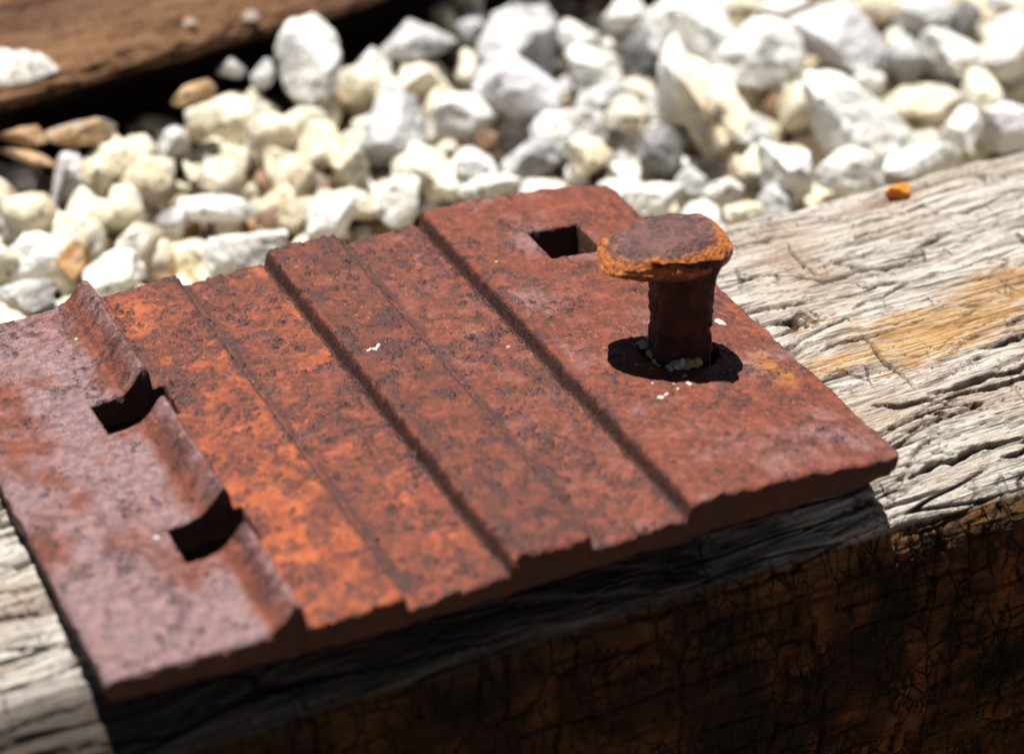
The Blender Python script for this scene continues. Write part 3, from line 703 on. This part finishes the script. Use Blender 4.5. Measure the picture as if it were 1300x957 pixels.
    k = len(V); V = np.concatenate(V + [(V[-1].mean(0))[None], V[0].mean(0)[None]]); RM = np.concatenate(RM + [[0], [0]]); j = np.arange(n)
    T = []
    for i in range(k - 1):
        a, b, c_, d_ = i * n + j, i * n + (j + 1) % n, (i + 1) * n + (j + 1) % n, (i + 1) * n + j
        T += [np.stack([a, b, c_], 1), np.stack([a, c_, d_], 1)]
    T.append(np.stack([(k - 1) * n + j, (k - 1) * n + (j + 1) % n, np.full(n, k * n)], 1)); T.append(np.stack([(j + 1) % n, j, np.full(n, k * n + 1)], 1))
    me = mesh_np('head', V, np.concatenate(T)); attr(me, 'rim', RM)
    o = obj('head', me, M['head'], root); o['label'] = 'domed oval head with bright orange rust round its edge'
    # crust where the shank enters the plate
    lo = base
    for i, (px, py, rx, ry, h, m) in enumerate([(843, 457, .0040, .0026, .0024, 'paint'), (862, 463, .0050, .0024, .0026, 'paint'), (880, 458, .0042, .0028, .0032, 'ochrepaint'), (850, 468, .0026, .0014, .0014, 'paint'), (816, 437, .0018, .0026, .0022, 'paint'), (829, 449, .0022, .0020, .0016, 'ochrepaint'), (893, 453, .0010, .0008, .001, 'paint'), (866, 466, .0022, .0008, .0008, 'ochrepaint')]):
        p = at(px, py, .0028); blob('crust', p, rx, ry, h * .55, M[m], root, 60 + i, .4 * i, lo)
build_spike()

# ------------------------------------------------------------------ ballast stones
def ico(sub):
    import bmesh
    bm = bmesh.new(); bmesh.ops.create_icosphere(bm, subdivisions=sub, radius=1.0)
    V = np.array([v.co[:] for v in bm.verts]); T = np.array([[v.index for v in f.verts] for f in bm.faces]); bm.free(); return V, T
ICO = {s: ico(s) for s in (2, 3, 5)}
def stone_shape(sub, seed, facets=9, lump=.16, hollow=False):
    V, T = ICO[sub]; V = V.copy(); r = np.random.default_rng(seed)
    V = V * (1 + lump * 1.1 * n3(V * 1.1 + seed * 3.7, seed)[:, None])
    for _ in range(facets):
        nrm = r.normal(size=3); nrm /= np.linalg.norm(nrm); d = r.uniform(.46, .80)
        t = V @ nrm - d; V = V - np.where(t > 0, t * .94, 0)[:, None] * nrm
    V = V * (1 + lump * .5 * n3(V * 2.6 + seed, seed + 1)[:, None] + lump * .24 * n3(V * 5 + seed, seed + 2)[:, None] + lump * .20 * n3(V * 11 + seed, seed + 5)[:, None] + lump * .12 * n3(V * 22 + seed, seed + 6)[:, None])
    if hollow:
        d = np.linalg.norm(V - np.array([.15, -.85, .15]), axis=1); V = V * (1 - .55 * np.exp(-(d / .42) ** 2))[:, None]
    V = V / np.abs(V).max(0)
    return V, T
GRP = 'pale ballast stones between the two timbers'
BED = -0.066
PLACED = []
def rise(px, py):
    return .027 * float(sst(130, 50, py - (138 - .2936 * px))) if px < 640 else 0.0
def stone(px, py, w, h, rot, tone, label, name='ballast_stone', cat='stone', lift=0.0, facets=9, hollow=False, seed=None, deep=1.25, grp=GRP):
    z = BED + .02
    for _ in range(4):
        p = at(px, py + .06 * h, z); s = F_PX / depth_of(p); r = h * 1.13 / 2 / s; z = BED + .85 * r + lift + rise(px, py + .3 * h)
    PLACED.append((px, py, w, h))
    a = w * 1.06 / 2 / s
    sd = len(PLACED) * 13 + 5 if seed is None else seed
    V, T = stone_shape(5 if w > 45 else 3, sd, facets, .16, hollow)
    V = V * np.array([a, r * deep, r])
    t = math.radians(rot); ct, st_ = math.cos(t), math.sin(t)
    B = np.stack([RH * ct + np.array([0, 0, 1]) * st_, FH, -RH * st_ + np.array([0, 0, 1]) * ct])
    o = obj(name, mesh_np(name, V @ B, T), M[tone]); o.location = p.tolist()
    return tag(o, label, cat, grp)

STONES = [
 # px, py, w, h, rot, tone, label
 (400, 76, 96, 94, 0, 'w', 'large white rounded stone rising in front of the dark timber'),
 (293, 84, 38, 30, -10, 'g', 'small grey stone at the top of the heap below the dark timber'),
 (333, 92, 30, 34, 0, 'g', 'small grey stone just left of the large rounded white one'),
 (280, 150, 118, 74, 28, 'c', 'long cream slab sloping up towards the dark timber'),
 (328, 150, 58, 86, 8, 'c', 'tall pale cream stone with a grey cast beside the sloping slab'),
 (360, 208, 62, 54, 0, 'c', 'cream stone low in the heap below the tall pale one'),
 (408, 178, 64, 52, 5, 'c', 'pale cream stone under the large rounded white stone'),
 (150, 200, 84, 62, 18, 'c', 'cream block beside a brown hollow at the left of the heap'),
 (213, 185, 54, 52, 0, 'w', 'white stone at the foot of the cream slab'),
 (196, 208, 34, 28, 0, 'b', 'dark brown stone sunk between two cream ones'),  # stands in for a shadowed hole between the stones
 (195, 238, 116, 32, 8, 'c', 'flat cream slab lying level at the left of the heap'),
 (88, 216, 48, 76, -18, 'l', 'upright lilac grey stone beside the brown bark pieces'),
 (24, 230, 42, 36, -10, 'l', 'small white stone left of the upright lilac grey one'),
 (28, 278, 82, 52, 8, 'w', 'white stone at the left edge of the heap'),
 (78, 288, 54, 44, 0, 'c', 'cream stone right of the white one at the left edge'),
 (38, 326, 92, 50, 5, 'w', 'broad white stone at the left edge above the grey one'),
 (38, 372, 76, 44, 14, 'g', 'grey white stone nearest the steel plate at the left edge'),
 (97, 326, 46, 50, 0, 'o', 'orange stained stone behind the raised lip of the plate'),
 (152, 344, 88, 60, 0, 'w', 'white stone directly behind the orange pitted strip'),
 (280, 262, 102, 46, 0, 'w', 'smooth white stone with grey underside in the left of the heap'),
 (122, 262, 64, 42, 10, 'c', 'cream stone between the lilac grey and the level slab'),
 (216, 276, 44, 34, 20, 'g', 'grey stone left of the smooth white one'),
 (315, 318, 116, 62, 0, 'w', 'broad white stone touching the far edge of the plate'),
 (182, 300, 66, 42, 0, 'c', 'cream stone above the white one behind the orange strip'),
 (378, 268, 84, 28, 34, 'c', 'thin cream flake leaning beside the broad white stone'),
 (365, 226, 28, 22, 0, 'o', 'small orange chip in the middle of the cream stones'),
 (336, 236, 26, 34, 10, 'b', 'small dark stone left of the orange chip'),
 (418, 276, 80, 46, 28, 'w', 'white stone leaning on the thin cream flake'),
 (300, 205, 52, 50, 0, 'c', 'cream stone below the sloping slab'),
 (252, 215, 56, 48, 0, 'c', 'pale cream stone below the white one at the slab foot'),
 (470, 96, 60, 72, 0, 'w', 'white stone right of the large rounded one'),
 (527, 54, 104, 56, 12, 'g', 'grey white stone lying below the dark timber, top middle'),
 (540, 102, 70, 78, 10, 'c', 'cream stone with a pitted yellow face, middle of the heap'),
 (495, 158, 92, 92, -12, 'g', 'big grey stone in the middle left of the heap'),
 (660, 42, 106, 104, -14, 'g', 'big grey stone with pale top at the upper middle'),
 (593, 36, 32, 34, 0, 'g', 'small grey stone left of the big one with pale top'),
 (602, 62, 28, 36, 0, 'b', 'brown chip beside the big stone with pale top'),
 (590, 92, 36, 56, 0, 'c', 'narrow cream stone between the pitted one and the oval one'),
 (652, 118, 116, 84, -22, 'l', 'smooth lilac white oval stone in the middle of the heap'),
 (583, 148, 86, 54, -12, 'wo', 'white stone with an orange patch on its face'),
 (616, 176, 38, 32, 0, 'b', 'brown stone right of the one with an orange patch'),
 (735, 50, 64, 46, -8, 'w', 'white stone right of the big stone with pale top'),
 (748, 86, 94, 54, -16, 'w', 'white wedge shaped stone in front of a dark grey one'),
 (806, 66, 56, 54, -20, 'd', 'dark grey stone at the upper middle between white ones'),
 (872, 36, 130, 84, -14, 'w', 'large white stone at the top right of the dark grey one'),
 (748, 10, 52, 26, 28, 'b', 'rusty brown stone at the top edge of the photo'),
 (795, 18, 80, 50, 10, 'w', 'white stone at the top edge right of the rusty brown one'),
 (768, 128, 76, 48, 14, 'g', 'pale grey stone above the cream one behind the plate corner'),
 (722, 160, 96, 70, 20, 'w', 'bright white stone right of the smooth oval one'),
 (746, 198, 66, 50, 0, 'c', 'yellowish cream stone just behind the far corner of the plate'),
 (606, 206, 66, 32, -6, 'w', 'small white stone below the brown one'),
 (672, 200, 84, 50, 12, 'g', 'white and grey stone behind the plate, left of the yellowish one'),
 (530, 208, 88, 60, 10, 'c', 'pale yellow stone behind the plate in the middle'),
 (505, 246, 54, 64, -24, 'w', 'white stone tilted against the plate edge below the pale yellow one'),
 (562, 230, 52, 42, 0, 'c', 'yellow cream stone touching the plate edge'),
 (622, 238, 80, 34, 8, 'w', 'flat white stone at the plate edge'),
 (838, 182, 62, 64, 20, 'd', 'charcoal stone beside the hollow cream one'),
 (832, 244, 80, 46, 6, 'w', 'white stone behind the plate corner, left of the spike'),
 (800, 146, 62, 48, 0, 'c', 'pale cream stone above the charcoal one'),
 (445, 208, 62, 62, 0, 'c', 'cream stone left of the pale yellow one'),
 (448, 258, 64, 44, 0, 'c', 'warm cream stone touching the plate left of the tilted white one'),
 (966, 68, 126, 88, -16, 'w', 'big bright white stone with a flat face, upper right'),
 (905, 130, 84, 122, 12, 'c', 'cream stone with a deep dark hollow behind the spike'),
 (860, 105, 50, 92, 0, 'w', 'narrow white stone left of the hollow cream one'),
 (1055, 44, 132, 92, -10, 'l', 'big blue grey stone at the upper right'),
 (1172, 14, 78, 50, 0, 'g', 'grey white stone at the top edge, upper right'),
 (1226, 18, 42, 50, 0, 'd', 'dark stone at the top edge beside the right corner'),
 (1282, 50, 86, 84, 0, 'w', 'white stone in the upper right corner'),
 (1200, 68, 84, 62, -5, 'w', 'round white stone left of the corner one'),
 (1100, 104, 44, 34, 0, 'w', 'small white stone below the big blue grey one'),
 (1146, 72, 50, 62, 0, 'g', 'grey cream stone between the blue grey and the round white one'),
 (1080, 150, 196, 92, -24, 'w', 'longest white stone, lying aslant above the grey timber'),
 (1168, 124, 116, 44, 6, 'c', 'yellowish stone above the right end of the longest white one'),
 (1250, 122, 62, 72, 0, 'c', 'grey cream stone near the right edge'),
 (1278, 152, 62, 66, 0, 'l', 'bluish stone at the right edge above the timber'),
 (1222, 160, 84, 58, 14, 'w', 'white stone between the yellowish and the bluish one at right'),
 (1166, 206, 100, 42, 8, 'w', 'white stone touching the grey timber below the longest one'),
 (1076, 214, 92, 62, -14, 'w', 'rounded white stone against the timber, middle right'),
 (1000, 212, 74, 84, -12, 'w', 'upright white stone against the timber right of the spike'),
 (1012, 128, 42, 64, -20, 'c', 'cream stone at the left end of the longest white one'),
 (922, 240, 54, 34, -10, 'w', 'small white stone just right of the spike head'),
 (880, 232, 46, 36, 0, 'g', 'small grey stone behind the spike head'),
 (890, 268, 54, 34, 0, 'w', 'small white stone against the spike head, behind the plate'),
 (950, 206, 62, 48, 0, 'c', 'cream stone below the hollow one, right of the spike'),
 (990, 256, 54, 36, 10, 'g', 'grey stone at the timber edge right of the spike'),
 (940, 270, 56, 36, 0, 'c', 'yellowish stone at the timber edge beside the spike'),
 (930, 6, 70, 34, 0, 'c', 'cream stone at the top edge above the big flat faced one'),
 (1000, 8, 70, 40, 0, 'w', 'white stone at the top edge left of the blue grey one'),
 (1120, 6, 50, 34, 0, 'c', 'small cream stone at the top edge right of the blue grey one'),
 (690, 244, 60, 34, 0, 'w', 'white stone half hidden by the far plate edge'),
 (1130, 168, 50, 40, 0, 'g', 'small shaded stone under the longest white one'),
 (780, 240, 46, 40, 10, 'w', 'white stone at the far plate corner'),
]
for t in STONES:
    stone(*t, hollow=('hollow behind' in t[6]), facets=(7 if 'round' in t[6] or 'smooth' in t[6] or 'oval' in t[6] else 13))
# bark and sticks by the dark timber
stone(100, 172, 92, 34, 10, 'bark', 'curved brown piece of bark below the dark timber', 'bark_piece', 'bark', grp='dry bark scraps by the dark timber', lift=.006)
stone(40, 200, 84, 18, -18, 'bark', 'thin tan stick of bark left of the lilac grey stone', 'bark_piece', 'bark', grp='dry bark scraps by the dark timber', lift=.006)
stone(30, 172, 70, 24, 4, 'bark', 'brown bark scrap at the left edge below the dark timber', 'bark_piece', 'bark', grp='dry bark scraps by the dark timber', lift=.002)
stone(247, 120, 62, 22, 26, 'bark', 'short tan stick at the top of the cream slab', 'bark_piece', 'bark', grp='dry bark scraps by the dark timber', lift=.010)

# chips that show in the gaps between the listed stones
TONE = {'w': 'white', 'c': 'cream', 'g': 'grey', 'd': 'dark grey', 'o': 'orange', 'b': 'brown'}
chips = 0; tries = 0; seen = set()
r_ = np.random.default_rng(3)
while chips < 165 and tries < 6000:
    tries += 1
    px = r_.uniform(-10, 1310); py = r_.uniform(0, 420)
    lo = 135 - .287 * px + 75
    if px < 560 and py < lo: continue
    if py > 420 - .27 * px + (60 if px > 780 else 0): continue
    if any(((px - a) / (.52 * w_)) ** 2 + ((py - b) / (.52 * h_)) ** 2 < 1 for a, b, w_, h_ in PLACED): continue
    w_ = r_.uniform(24, 46); t = str(r_.choice(['w', 'c', 'g', 'g', 'b', 'c', 'g', 'd'] if px > 450 else ['c', 'c', 'b', 'c', 'o', 'g']))
    hero = min(STONES, key=lambda q: ((q[0] - px) / q[2]) ** 2 + ((q[1] - py) / q[3]) ** 2)
    dx, dy = (px - hero[0]) / hero[2], (py - hero[1]) / hero[3]
    side_ = ('right of' if dx > 0 else 'left of') if abs(dx) > abs(dy) else ('below' if dy > 0 else 'above')
    lab = '%s chip %s the %s' % (TONE[t], side_, hero[6])
    if lab in seen or len(lab.split()) > 16: continue
    seen.add(lab)
    stone(px, py, w_, w_ * r_.uniform(.6, .95), r_.uniform(-30, 30), t, lab, 'stone_chip', 'stone', lift=-.008, grp='small chips in the gaps of the stone heap')
    chips += 1

def gravel():
    Vs, Ts = [], []; n0 = 0
    r = np.random.default_rng(11)
    V0 = [stone_shape(2, 900 + i, 6)[0] for i in range(12)]; T0 = ICO[2][1]
    V1, T1_ = ico(1)
    def add(p, rad, fine):
        nonlocal n0
        V = V0[r.integers(12)] if fine else V1 * (1 + .2 * n3(V1 * 1.3 + r.uniform(0, 50), 2)[:, None])
        q = r.normal(size=(3, 3)); q, _ = np.linalg.qr(q)
        V = (V * r.uniform(.7, 1.1, 3)) @ q * rad + p
        T = T0 if fine else T1_
        Vs.append(V); Ts.append(T + n0); n0 += len(V)
    d2 = np.array([math.cos(an), math.sin(an)]); n2_ = np.array([-d2[1], d2[0]])
    for X in np.arange(-.75, 1.35, .021):
        for Y in np.arange(.175, 1.3, .021):
            x, y = X + r.uniform(-.009, .009), Y + r.uniform(-.009, .009)
            v = (np.array([x, y]) - a0[:2]) @ n2_; uu = (np.array([x, y]) - a0[:2]) @ d2
            if -.004 < v < .235 and -1.1 < uu < 1.2: continue
            d = np.array([x, y, BED]) - CAM; zc = d @ FWD; px = 650 + F_PX * (d @ RGT) / zc; py = 478.5 - F_PX * (d @ UPV) / zc
            inside = -60 < px < 1360 and -40 < py < 420
            rad = r.uniform(.010, .014) if inside else r.uniform(.011, .022)
            add((x, y, BED - .012 + (.022 * float(sst(-.075, -.03, v)) if (inside and uu < .2) else .0 if inside else r.uniform(0, .016))), rad, -300 < px < 1600 and -300 < py)
    me = mesh_np('ballast_gravel', np.concatenate(Vs), np.concatenate(Ts))
    tag(obj('ballast_gravel', me, M['c']), 'pale gravel bed under and around the larger stones', 'gravel', kind='stuff')
gravel()

# ------------------------------------------------------------------ small loose things
p = at(1140, 246, -.0115); V_, T_ = stone_shape(3, 77, 14, .2)
b_ = obj('rust_flake', mesh_np('rust_flake', V_ * np.array([.0066, .0052, .0040]), T_, False), M['rustchip']); b_.location = (p[0], p[1], -.0106); b_.rotation_euler = (.2, .15, .3)
tag(b_, 'bright orange rust flake lying on the grey timber near its far edge', 'rust flake')
p = at(3, 706, -.013); b_ = blob('pebble', (p[0], p[1], -.0145), .0034, .0030, .0030, M['paint'], seed=6)
tag(b_, 'small white pebble on the timber at the left edge of the photo', 'pebble')
for (px, py, rr, lab) in ((20, 82, .011, 'pale chip on the dark timber at the left edge'), (242, 24, .0034, 'small tan pebble on the dark timber, left of its twin'), (316, 14, .0038, 'small tan pebble on the dark timber nearest the top edge')):
    p = at(px, py, -.014); b_ = blob('pebble', (p[0], p[1], -.0165), rr * 1.4 if rr > .01 else rr, rr, rr * .6, M['paint' if rr > .01 else 'bark'], seed=int(px)); tag(b_, lab, 'pebble')
